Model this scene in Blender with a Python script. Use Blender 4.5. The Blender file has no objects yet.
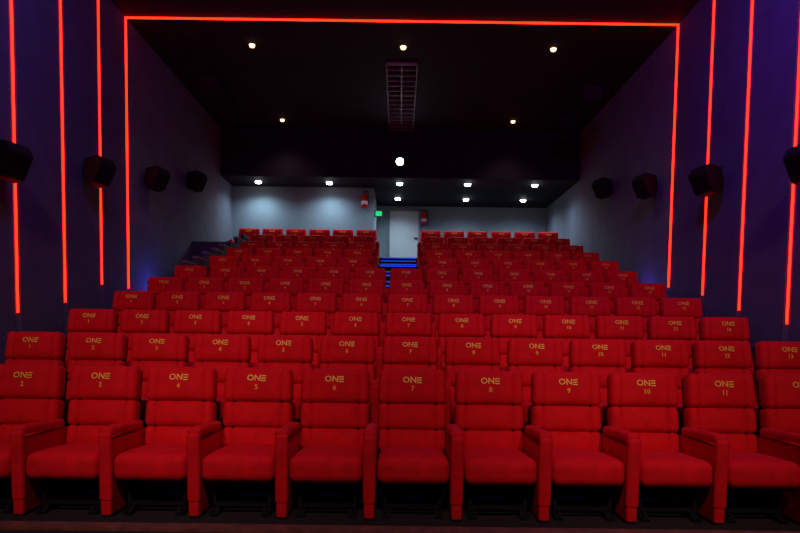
import bpy, bmesh, math
from mathutils import Matrix, Vector
sc=bpy.context.scene
try:
    sc.view_settings.view_transform='Standard'
    sc.view_settings.look='None'
except Exception as e: print(e)

# ---------------------------------------------------------------- materials
def mat(name,col,rough=.6,metal=0,noise=0,nscale=40,bump=0,bscale=200,emis=None,estr=0,spec=.5):
    m=bpy.data.materials.new(name); m.use_nodes=True
    nt=m.node_tree; b=nt.nodes['Principled BSDF']
    b.inputs['Base Color'].default_value=(*col,1)
    b.inputs['Roughness'].default_value=rough
    b.inputs['Metallic'].default_value=metal
    b.inputs['Specular IOR Level'].default_value=spec
    tc=nt.nodes.new('ShaderNodeTexCoord')
    if noise:
        n=nt.nodes.new('ShaderNodeTexNoise'); n.inputs['Scale'].default_value=nscale
        n.inputs['Detail'].default_value=4
        r=nt.nodes.new('ShaderNodeValToRGB')
        r.color_ramp.elements[0].position=.3; r.color_ramp.elements[1].position=.7
        r.color_ramp.elements[0].color=(*[c*(1-noise) for c in col],1)
        r.color_ramp.elements[1].color=(*[min(1,c*(1+noise)) for c in col],1)
        nt.links.new(tc.outputs['Object'],n.inputs['Vector'])
        nt.links.new(n.outputs['Fac'],r.inputs['Fac'])
        nt.links.new(r.outputs['Color'],b.inputs['Base Color'])
    if bump:
        n2=nt.nodes.new('ShaderNodeTexNoise'); n2.inputs['Scale'].default_value=bscale
        bp=nt.nodes.new('ShaderNodeBump'); bp.inputs['Strength'].default_value=bump; bp.inputs['Distance'].default_value=.003
        nt.links.new(tc.outputs['Object'],n2.inputs['Vector'])
        nt.links.new(n2.outputs['Fac'],bp.inputs['Height'])
        nt.links.new(bp.outputs['Normal'],b.inputs['Normal'])
    if emis:
        b.inputs['Emission Color'].default_value=(*emis,1)
        b.inputs['Emission Strength'].default_value=estr
    return m
M_RED=mat('red_upholstery',(.62,.004,.010),.8,noise=.12,nscale=11,bump=.4,bscale=190,spec=.14)
M_SEAM=mat('dark_red_shell',(.05,.001,.002),.8,spec=.1)
M_GOLD=mat('gold_print',(.85,.46,.04),.5,spec=.4)
M_BLK=mat('black_metal',(.008,.008,.010),.5,metal=.2,spec=.3)
M_WALL=mat('wall_fabric',(.14,.145,.18),.85,noise=.12,nscale=3,bump=.3,bscale=90,spec=.2)
M_PANEL=mat('acoustic_panel_fabric',(.10,.09,.135),.85,noise=.12,nscale=3,bump=.3,bscale=90,spec=.2)
M_BWALL=mat('back_wall_paint',(.17,.205,.23),.8,noise=.06,nscale=2,spec=.2)
M_CEIL=mat('ceiling_black',(.022,.02,.03),.8,noise=.15,nscale=2,spec=.2)
M_FLOOR=mat('dark_carpet',(.022,.016,.02),.95,noise=.35,nscale=60,bump=.5,bscale=150,spec=.1)
M_GUARD=mat('guard_wall_paint',(.03,.035,.05),.7)
M_LIT_EDGE=mat('guard_lit_edge',(.12,.13,.16),.5)  # paler grey paints the lit top edge of the guard wall
M_NEON=mat('red_led',(.2,.01,.0),.5,emis=(1,.011,.003),estr=7.5)
M_BLUE=mat('blue_led',(.0,.02,.2),.5,emis=(.01,.09,1),estr=.8)
M_SPK=mat('speaker_black',(.005,.005,.006),.6,spec=.25)
M_GRILL=mat('speaker_grille',(.007,.007,.008),.8,bump=.5,bscale=300,spec=.15)
M_WHITE=mat('cool_lamp',(.8,.8,.8),.5,emis=(.85,.95,1),estr=25)
M_WARM=mat('warm_lamp',(.8,.7,.6),.5,emis=(1,.55,.25),estr=4)
M_RING=mat('lamp_ring',(.10,.10,.11),.4,metal=.5)
M_DOOR=mat('door_paint',(.42,.44,.45),.5)
M_DFRAME=mat('door_frame_paint',(.14,.15,.16),.5)
M_EXT=mat('extinguisher_red',(.7,.01,.01),.3)
M_LABEL=mat('white_label',(.7,.7,.7),.5)
M_GREEN=mat('exit_green',(0,.3,.1),.5,emis=(.02,.9,.25),estr=.7)
M_GRATE=mat('ceiling_grate',(.24,.26,.30),.5)
M_WOOD=mat('nosing_wood',(.14,.045,.03),.5,noise=.3,nscale=12)
M_SCREEN=mat('screen_white',(.6,.6,.6),.8)
M_GLASS=mat('lens_glow',(.8,.8,.9),.2,emis=(.85,.9,1),estr=30)

# ---------------------------------------------------------------- mesh helpers
def lin(h,r,n):
    a=[-h,-h+r*.3,-h+r*.65,-h+r]
    m=[(-h+r)+(2*(h-r))*i/n for i in range(1,n)]
    return a+m+[h-r,h-r*.65,h-r*.3,h]
def rbox(bm,size,r,M=Matrix(),mi=0,n=3,bulge=0,taper=0,bulge_top=0):
    hx,hy,hz=[s/2 for s in size]; r=min(r,hx*.98,hy*.98,hz*.98)
    X,Y,Z=lin(hx,r,n),lin(hy,r,n),lin(hz,r,n)
    cache={}
    def V(i,j,k):
        key=(i,j,k)
        if key in cache: return cache[key]
        p=Vector((X[i],Y[j],Z[k]))
        q=Vector([max(-(h-r),min(h-r,c)) for c,h in zip(p,(hx,hy,hz))])
        v=p-q
        if v.length>1e-9: p=q+v.normalized()*r
        u,w=p.x/hx,p.z/hz
        if bulge and p.y<0: p.y-=bulge*(1-u*u)*(1-w*w)
        if bulge_top and p.z>0: p.z+=bulge_top*(1-u*u)*(1-(p.y/hy)**2)
        if taper: p.x*=1-taper*(w+1)/2
        cache[key]=bm.verts.new(M@p); return cache[key]
    a,b,c=len(X)-1,len(Y)-1,len(Z)-1
    def F(*vs):
        f=bm.faces.new(vs); f.material_index=mi; f.smooth=True
    for i in range(a):
        for j in range(b):
            F(V(i,j,0),V(i,j+1,0),V(i+1,j+1,0),V(i+1,j,0))
            F(V(i,j,c),V(i+1,j,c),V(i+1,j+1,c),V(i,j+1,c))
    for i in range(a):
        for k in range(c):
            F(V(i,0,k),V(i+1,0,k),V(i+1,0,k+1),V(i,0,k+1))
            F(V(i,b,k),V(i,b,k+1),V(i+1,b,k+1),V(i+1,b,k))
    for j in range(b):
        for k in range(c):
            F(V(0,j,k),V(0,j,k+1),V(0,j+1,k+1),V(0,j+1,k))
            F(V(a,j,k),V(a,j+1,k),V(a,j+1,k+1),V(a,j,k+1))
def box(bm,x0,x1,y0,y1,z0,z1,mi=0,M=Matrix()):
    vs=[bm.verts.new(M@Vector((x,y,z))) for x in (x0,x1) for y in (y0,y1) for z in (z0,z1)]
    for f in ((0,1,3,2),(4,6,7,5),(0,4,5,1),(2,3,7,6),(0,2,6,4),(1,5,7,3)):
        ff=bm.faces.new([vs[i] for i in f]); ff.material_index=mi
def cyl(bm,r1,r2,h,M,mi=0,seg=20,smooth=True):
    res=bmesh.ops.create_cone(bm,cap_ends=True,segments=seg,radius1=r1,radius2=r2,depth=h,matrix=M)
    for f in {f for v in res['verts'] for f in v.link_faces}:
        f.material_index=mi; f.smooth=smooth and len(f.verts)==4
def mkmesh(name,bm,mats):
    me=bpy.data.meshes.new(name); bmesh.ops.recalc_face_normals(bm,faces=bm.faces)
    bm.to_mesh(me); bm.free()
    for m in mats: me.materials.append(m)
    return me
def mkobj(name,me,loc=(0,0,0),rot=(0,0,0),parent=None):
    o=bpy.data.objects.new(name,me); sc.collection.objects.link(o)
    o.location=loc; o.rotation_euler=rot
    if parent: o.parent=parent
    return o
def boxobj(name,x0,x1,y0,y1,z0,z1,m):
    cx,cy,cz=(x0+x1)/2,(y0+y1)/2,(z0+z1)/2
    bm=bmesh.new(); box(bm,x0-cx,x1-cx,y0-cy,y1-cy,z0-cz,z1-cz)
    return mkobj(name,mkmesh(name,bm,[m]),(cx,cy,cz))
T=Matrix.Translation
def R(a,ax): return Matrix.Rotation(math.radians(a),4,ax)

# text -> mesh
def text_mesh(s,size):
    cu=bpy.data.curves.new('t','FONT'); cu.body=s; cu.size=size; cu.align_x='CENTER'; cu.align_y='CENTER'
    cu.resolution_u=2; cu.extrude=.0012; cu.offset=size*.012
    o=bpy.data.objects.new('t',cu); sc.collection.objects.link(o)
    bpy.context.view_layer.update()
    me=bpy.data.meshes.new_from_object(o.evaluated_get(bpy.context.evaluated_depsgraph_get()))
    bpy.data.objects.remove(o); return me
def add_mesh(bm,me,M,mi):
    nv=len(bm.verts); nf=len(bm.faces)
    bm.from_mesh(me)
    bm.verts.ensure_lookup_table(); bm.faces.ensure_lookup_table()
    for v in bm.verts[nv:]: v.co=M@v.co
    for f in bm.faces[nf:]: f.material_index=mi
ON=text_mesh('ON',.07)

# ---------------------------------------------------------------- seat
PITCH=.62
def arm(bm,x):
    rbox(bm,(.078,.62,.54),.02,T((x,-.345,.28)),0)
    rbox(bm,(.100,.54,.07),.03,T((x,-.38,.60))@R(-3,'X'),0,n=4)
    rbox(bm,(.094,.06,.50),.028,T((x,-.638,.36))@R(1.5,'X'),0)
cache={}
def seat_mesh(num,both):
    key=(num,both)
    if key in cache: return cache[key]
    bm=bmesh.new()
    B=T((0,-.13,.42))@R(-11.5,'X')
    # back pads: lower, lumbar, headrest (centre panel + bolsters)
    for z0,z1,yo,tp in ((-.02,.157,.0,0),(.153,.362,-.008,.01),(.358,.635,-.022,.05)):
        zc=(z0+z1)/2; h=z1-z0
        rbox(bm,(.41,.13,h),.045,B@T((0,.065+yo,zc)),0,n=6,bulge=.026,taper=tp*.5)
        for s in (-1,1):
            rbox(bm,(.095,.13,h),.043,B@T((s*(.229-(tp*.08)),.062+yo,zc))@R(s*-8,'Z')@R(s*-tp*40,'Y'),0,n=3,bulge=.006)
    rbox(bm,(.50,.05,.80),.02,B@T((0,.135,.21)),1,n=2)
    # seat cushion
    C=T((0,-.375,.345))@R(-3,'X')
    rbox(bm,(.515,.60,.19),.06,C,0,n=6,bulge_top=.025,bulge=.012)
    # underframe
    box(bm,-.25,.25,-.58,-.10,.235,.262,2)
    for s in (-1,1):
        box(bm,s*.20-.015,s*.20+.015,-.60,-.08,.0,.03,2)
        box(bm,s*.20-.012,s*.20+.012,-.52,-.49,.0,.24,2)
        box(bm,s*.20-.012,s*.20+.012,-.16,-.13,.0,.24,2)
        box(bm,-.012,.012,-.29,.29,-.012,.012,2,T((s*.17,-.33,.13))@R(25,'X'))
        box(bm,-.012,.012,-.29,.29,-.012,.012,2,T((s*.14,-.33,.13))@R(-25,'X'))
    box(bm,-.20,.20,-.53,-.50,.06,.085,2)
    box(bm,-.20,.20,-.53,-.51,.16,.18,2)
    arm(bm,-PITCH/2)
    if both: arm(bm,PITCH/2)
    # printed name + number, following the headrest's bulge
    def headrest_y(z):
        w=(z-.4965)/.1385
        return -.022-.026*(1-w*w)-.002
    P=B@T((0,headrest_y(.54)-.001,.54))@R(90-9,'X')
    add_mesh(bm,ON,P@T((-.023,0,0)),3)
    for dy in (-.020,0,.020):
        box(bm,.036,.072,dy-.0047,dy+.0047,-.001,.0014,3,P)
    add_mesh(bm,text_mesh(str(num),.054),B@T((0,headrest_y(.470)-.001,.470))@R(90+3,'X'),3)
    cache[key]=mkmesh('cinema_seat_mesh',bm,[M_RED,M_SEAM,M_BLK,M_GOLD])
    return cache[key]

D1=4.83; RS=1.12
def D(k): return D1+RS*(k-1)
FZ={1:0,2:.26,3:.53,4:.82,5:1.11,6:1.41,7:1.72,8:2.03,9:2.34,10:2.67,11:3.01}
LAND=3.37; OFF=.118
for k in range(1,12):
    if k<=6:
        xs=[(OFF+(i-7)*PITCH,i,i==13) for i in range(1,14)]
    else:
        lo=1 if k==11 else 2
        xs=[(-.57-PITCH*(.5+(6-i)),i,i==6) for i in range(lo,7)]
        xs+=[(.51+PITCH*(.5+(i-8)),i,i==13) for i in range(8,14)]
    for x,i,b in xs:
        mkobj('cinema_seat',seat_mesh(i,b),(x,D(k),FZ[k]))

# ---------------------------------------------------------------- room shell
XL,XR=-4.65,4.63; CZ=6.56; YB1,YB2=16.85,19.2; YF=-5; RX=-.73; SZ=5.34
pts=[(YF,0)]
for k in range(2,12):
    y=D(k)-.93
    pts+= [(y,FZ[k-1]),(y,FZ[k])]
pts+=[(16.35,FZ[11]),(16.35,LAND),(YB2,LAND),(YB2,-.2),(YF,-.2)]
bm=bmesh.new()
va=[bm.verts.new((XL,y,z)) for y,z in pts]; vb=[bm.verts.new((XR,y,z)) for y,z in pts]
n=len(pts)
for i in range(n):
    j=(i+1)%n; bm.faces.new((va[i],va[j],vb[j],vb[i]))
bm.faces.new(va); bm.faces.new(vb[::-1])
mkobj('floor',mkmesh('floor',bm,[M_FLOOR]))
boxobj('wall_left',XL-.2,XL,YF,YB2,-.2,CZ,M_WALL)
boxobj('wall_right',XR,XR+.2,YF,YB2,-.2,CZ,M_WALL)
boxobj('wall_front',XL-.2,XR+.2,YF-.2,YF,-.2,CZ,M_WALL)
boxobj('wall_back',XL-.2,XR+.2,YB2,YB2+.2,-.2,CZ,M_BWALL)
boxobj('wall_projection_booth',XL,RX,YB1,YB2,LAND-.6,SZ,M_BWALL)
boxobj('ceiling',XL-.2,XR+.2,YF-.2,YB2+.2,CZ,CZ+.2,M_CEIL)
boxobj('ceiling_soffit',XL,XR,15.75,YB2,SZ,CZ,M_CEIL)
boxobj('trim_1',XL,XR,3.90,4.02,0,.02,M_WOOD)
# screen on front wall
bm=bmesh.new(); box(bm,-4,4,0,.04,-1.7,1.7,0); box(bm,-4.1,4.1,-.04,0,-1.8,1.8,1)
mkobj('cinema_screen',mkmesh('cinema_screen',bm,[M_SCREEN,M_BLK]),(0,YF+.05,3.2))

# panels & led strips on side walls
def floor_at(y):
    z=0
    for k in range(2,12):
        if y>=D(k)-.93: z=FZ[k]
    return z
LEDL=[(7.33,1.52),(8.38,1.70),(9.42,2.03),(10.35,2.04)]
LEDR=[(7.16,1.50),(8.18,1.70),(9.18,1.97),(10.35,2.18)]
for side,L,X in ((-1,LEDL,XL),(1,LEDR,XR)):
    ys=[y for y,_ in L]
    edges=[5.9]+ys
    for a,b in zip(edges[:-1],edges[1:]):
        zb=floor_at(b-.05)
        x0,x1=(X+.001,X+.012) if side<0 else (X-.012,X-.001)
        boxobj('wall_panel',x0,x1,a+.06,b-.06,zb+.002,CZ-.005,M_PANEL)
    for i,(y,z) in enumerate(L):
        if i==3: continue
        xa,xb=(X+.001,X+.022) if side<0 else (X-.022,X-.001)
        boxobj('neon_strip',xa,xb,y-.008,y+.008,z,CZ-.01,M_NEON)
# portal frame strip
bm=bmesh.new()
box(bm,XL+.001,XL+.026,10.335,10.353,LEDL[3][1],CZ-.026)
box(bm,XR-.026,XR-.001,10.335,10.353,LEDR[3][1],CZ-.026)
box(bm,XL+.001,XR-.001,10.335,10.353,CZ-.026,CZ-.001)
mkobj('neon_frame',mkmesh('neon_frame',bm,[M_NEON]))

# speakers
def speaker(x,y,z,s):
    bm=bmesh.new()
    w=.17
    prof=[(.0,.17),(-.24,.21),(-.31,.09),(-.17,-.17),(-.02,-.19)]
    va=[bm.verts.new((px,-w,pz)) for px,pz in prof]; vb=[bm.verts.new((px,w,pz)) for px,pz in prof]
    n=len(prof)
    for i in range(n):
        f=bm.faces.new((va[i],va[(i+1)%n],vb[(i+1)%n],vb[i])); f.material_index=1 if i in(1,2) else 0
    bm.faces.new(va); bm.faces.new(vb[::-1])
    bmesh.ops.bevel(bm,geom=bm.edges[:],offset=.012,segments=2,affect='EDGES')
    box(bm,-.02,.07,-.03,.03,-.03,.03,0); box(bm,.06,.075,-.07,.07,-.09,.09,0)
    me=mkmesh('wall_speaker',bm,[M_SPK,M_GRILL])
    rot=(0,0,math.radians(14)) if s>0 else (0,0,math.radians(180-14))
    mkobj('wall_speaker',me,(x,y,z),rot)
for y,z in ((6.9,3.19),(8.95,3.62),(11.1,4.06),(13.25,4.55)):
    speaker(XL+.10+(.015 if y<10.3 else 0),y,z,-1)
for y,z in ((6.6,3.2),(8.78,3.56),(11.0,4.02),(13.3,4.53)):
    speaker(XR-.10-(.015 if y<10.3 else 0),y,z,1)

# guard wall with stepped top
bm=bmesh.new()
for k in range(7,11):
    y0=D(k)-.93
    for j in range(2):
        zt=FZ[k]+.80+.15*j
        box(bm,-3.82,-3.74,y0+j*RS/2,y0+(j+1)*RS/2,FZ[k],zt)
        box(bm,-3.83,-3.73,y0+j*RS/2-.01,y0+(j+1)*RS/2,zt,zt+.035,1)
box(bm,XL+.002,-3.82,13.55,13.65,FZ[9],3.32)
mkobj('stepped_guard_wall',mkmesh('g',bm,[M_GUARD,M_LIT_EDGE]))

# aisle stairs with blue nosing
bm=bmesh.new()
for k in range(8,12):
    y=D(k)-.93; z0=FZ[k-1]; z1=FZ[k]
    box(bm,-.49,.43,y-.28,y,z0,(z0+z1)/2,0)
    box(bm,-.49,.43,y-.295,y-.28,(z0+z1)/2-.02,(z0+z1)/2,1)
    box(bm,-.49,.43,y-.015,y,z1-.02,z1+.004,1)
for i,z in enumerate((3.13,3.25)):
    y=16.35-.6+.3*i
    box(bm,-.49,.44,y,16.35,FZ[11] if i==0 else 3.13,z,0)
    box(bm,-.49,.44,y-.015,y,z-.02,z,1)
box(bm,-.49,.44,16.335,16.35,LAND-.02,LAND,1)
mkobj('aisle_stairs',mkmesh('s',bm,[M_FLOOR,M_BLUE]))

# door
bm=bmesh.new()
box(bm,-.45,.45,-.04,0,0,1.80,0)
box(bm,-.52,-.45,-.07,0,0,1.87,1); box(bm,.45,.52,-.07,0,0,1.87,1); box(bm,-.52,.52,-.07,0,1.80,1.87,1)
box(bm,-.30,.30,-.046,-.04,1.0,1.62,0); box(bm,-.30,.30,-.046,-.04,.2,.85,0)
box(bm,.32,.42,-.09,-.04,.95,.98,2)
mkobj('door_1',mkmesh('d',bm,[M_DOOR,M_DFRAME,M_BLK]),(.14,YB2-.001,LAND))

# fire extinguishers
def extinguisher(x,y,z):
    bm=bmesh.new()
    cyl(bm,.085,.085,.32,T((0,-.11,0)),0)
    cyl(bm,.085,.03,.07,T((0,-.11,.195)),0)
    cyl(bm,.03,.03,.05,T((0,-.11,.25)),1,12)
    box(bm,-.02,.10,-.125,-.095,.265,.285,1)
    cyl(bm,.013,.013,.28,T((.10,-.13,.10)),1,8)
    cyl(bm,.087,.087,.09,T((0,-.11,-.04)),2)
    box(bm,-.05,.05,-.03,0,-.1,.15,1)
    mkobj('fire_extinguisher',mkmesh('e',bm,[M_EXT,M_BLK,M_LABEL]),(x,y-.001,z))
extinguisher(-.98,YB1,4.93); extinguisher(.76,YB2,4.92)
# exit sign projecting from return wall
bm=bmesh.new(); box(bm,0.001,.22,-.02,.02,-.08,.08,1); box(bm,.01,.21,-.024,-.02,-.07,.07,0); box(bm,.001,.03,-.04,.04,-.1,.1,1)
mkobj('exit_sign',mkmesh('x',bm,[M_GREEN,M_BLK]),(RX,17.4,4.74))

# downlights
def downlight(x,y,z,warm):
    bm=bmesh.new(); r=.055 if warm else .085
    cyl(bm,r*1.35,r*1.35,.012,T((0,0,-.006)),0,24); cyl(bm,r*.8,r,.035,T((0,0,-.028)),1,24)
    mkobj('ceiling_downlight',mkmesh('dl',bm,[M_RING,M_WARM if warm else M_WHITE]),(x,y,z))
    l=bpy.data.lights.new('downlight_lamp','SPOT'); l.energy=30 if warm else 125
    l.color=(1,.68,.6) if warm else (.58,.82,1)
    l.spot_size=math.radians(110 if warm else 155); l.spot_blend=.9; l.shadow_soft_size=.06
    mkobj('downlight_lamp',l,(x,y,z-.07))
for x,y in ((-2.74,11.25),(.02,11.25),(2.76,11.25),(-2.93,15.1),(2.74,15)): downlight(x,y,CZ,True)
for x,y in ((-3.8,16.3),(-1.9,16.3),(-.02,16.3),(1.80,16.3),(3.60,16.3),(-.07,18.1),(1.96,18.1),(3.66,18.1)): downlight(x,y,SZ,False)

# ceiling grate
bm=bmesh.new()
for x in (-.3,.3): box(bm,x-.012,x+.012,11.9,15.7,-.05,0)
for i in range(16): box(bm,-.3,.3,11.9+i*.253,11.92+i*.253,-.05,0)
box(bm,-.01,.01,11.9,15.7,-.04,0)
mkobj('ceiling_grate',mkmesh('cg',bm,[M_GRATE]),(.0,0,CZ-.001))

# projector hung below the ceiling
bm=bmesh.new()
rbox(bm,(.42,.36,.18),.03,T((0,0,0)),0)
cyl(bm,.10,.11,.10,T((-.05,-.20,-.01))@R(90,'X'),0,24)
cyl(bm,.09,.09,.01,T((-.05,-.255,-.01))@R(90,'X'),1,24)
box(bm,-.03,.03,-.03,.25,.08,.12,0); box(bm,-.1,.1,.24,.26,.0,.2,0)
box(bm,.12,.18,-.195,-.18,-.03,.03,0)
mkobj('projector',mkmesh('p',bm,[M_SPK,M_GLASS]),(.03,15.485,5.62))
pl=bpy.data.lights.new('projector_beam','SPOT'); pl.energy=60; pl.spot_size=math.radians(35); pl.color=(.8,.85,1); pl.shadow_soft_size=.05
mkobj('projector_beam',pl,(0,15.1,5.60),(math.radians(80),0,math.radians(180)))

# hung ceiling speakers
def hung(x,y,z,s):
    bm=bmesh.new(); rbox(bm,(.42,.28,.30),.03,R(25,'X')@R(s*20,'Z'),0)
    box(bm,-.02,.02,-.02,.02,.1,CZ-z-.001,0)
    mkobj('hanging_speaker',mkmesh('h',bm,[M_SPK]),(x,y,z))
hung(-3.75,12.0,6.15,1); hung(3.8,12.2,6.15,-1); hung(-3.75,13.6,6.15,1); hung(3.75,13.8,6.15,-1)

# ---------------------------------------------------------------- lights
def spot(loc,tgt,e,size,col,soft=.4,blend=.6,name='seat_fill_spot'):
    l=bpy.data.lights.new(name,'SPOT'); l.energy=e; l.spot_size=math.radians(size); l.spot_blend=blend; l.color=col; l.shadow_soft_size=soft
    o=mkobj(name,l,loc); o.rotation_euler=(Vector(tgt)-Vector(loc)).to_track_quat('-Z','Y').to_euler()
for x in (-2.6,0,2.6):  # unseen fill spots, added to brighten the front and middle seat rows
    spot((x,-1.4,6.1),(x*1.25,4.9,.7),720,44,(1,.62,.58),soft=.25,blend=.9)
    spot((x,2.0,6.2),(x*1.05,8.6,1.8),240,52,(1,.55,.55),soft=.25,blend=.9)
def area(loc,tgt,e,sx,sy,col,name):
    l=bpy.data.lights.new(name,'AREA'); l.shape='RECTANGLE'; l.size=sx; l.size_y=sy; l.energy=e; l.color=col
    o=mkobj(name,l,loc); o.rotation_euler=(Vector(tgt)-Vector(loc)).to_track_quat('-Z','Y').to_euler()
area((2.2,6.0,6.3),(4.7,8.0,3.2),75,.5,.5,(.22,.07,1),'blue_wall_fill')  # unseen area lights, added to tint the front side walls blue-violet
area((-2.2,6.0,6.3),(-4.7,7.8,3.2),38,.5,.5,(.24,.15,1),'blue_wall_fill')
# blue step lights on the side walls
for x,y,z in ((XL+.001,11.2,2.2),(XR-.001,11.2,2.25)):
    s=1 if x<0 else -1
    bm=bmesh.new(); a,b=(0,.028) if s>0 else (-.028,0)
    box(bm,a,b,-.06,.06,-.03,.03,0)
    a,b=(.028,.031) if s>0 else (-.031,-.028)
    box(bm,a,b,-.05,.05,-.02,.02,1)
    mkobj('step_light',mkmesh('sl',bm,[M_BLK,M_BLUE]),(x,y,z))
    l=bpy.data.lights.new('step_lamp','POINT'); l.energy=8; l.color=(.1,.10,1); l.shadow_soft_size=.04
    mkobj('step_lamp',l,(x+s*.35,y,z-.1))
w=bpy.data.worlds.new('w'); sc.world=w; w.use_nodes=True
w.node_tree.nodes['Background'].inputs[0].default_value=(.01,.01,.015,1); w.node_tree.nodes['Background'].inputs[1].default_value=.3

# ---------------------------------------------------------------- camera
c=bpy.data.cameras.new('camera'); c.lens=27; c.sensor_width=36; c.shift_y=.124; c.shift_x=.0025; c.clip_start=.05
co=bpy.data.objects.new('camera',c); sc.collection.objects.link(co)
co.matrix_world=T((0,0,1.33))@R(90-3.1,'X')@R(.75,'Z')
sc.camera=co
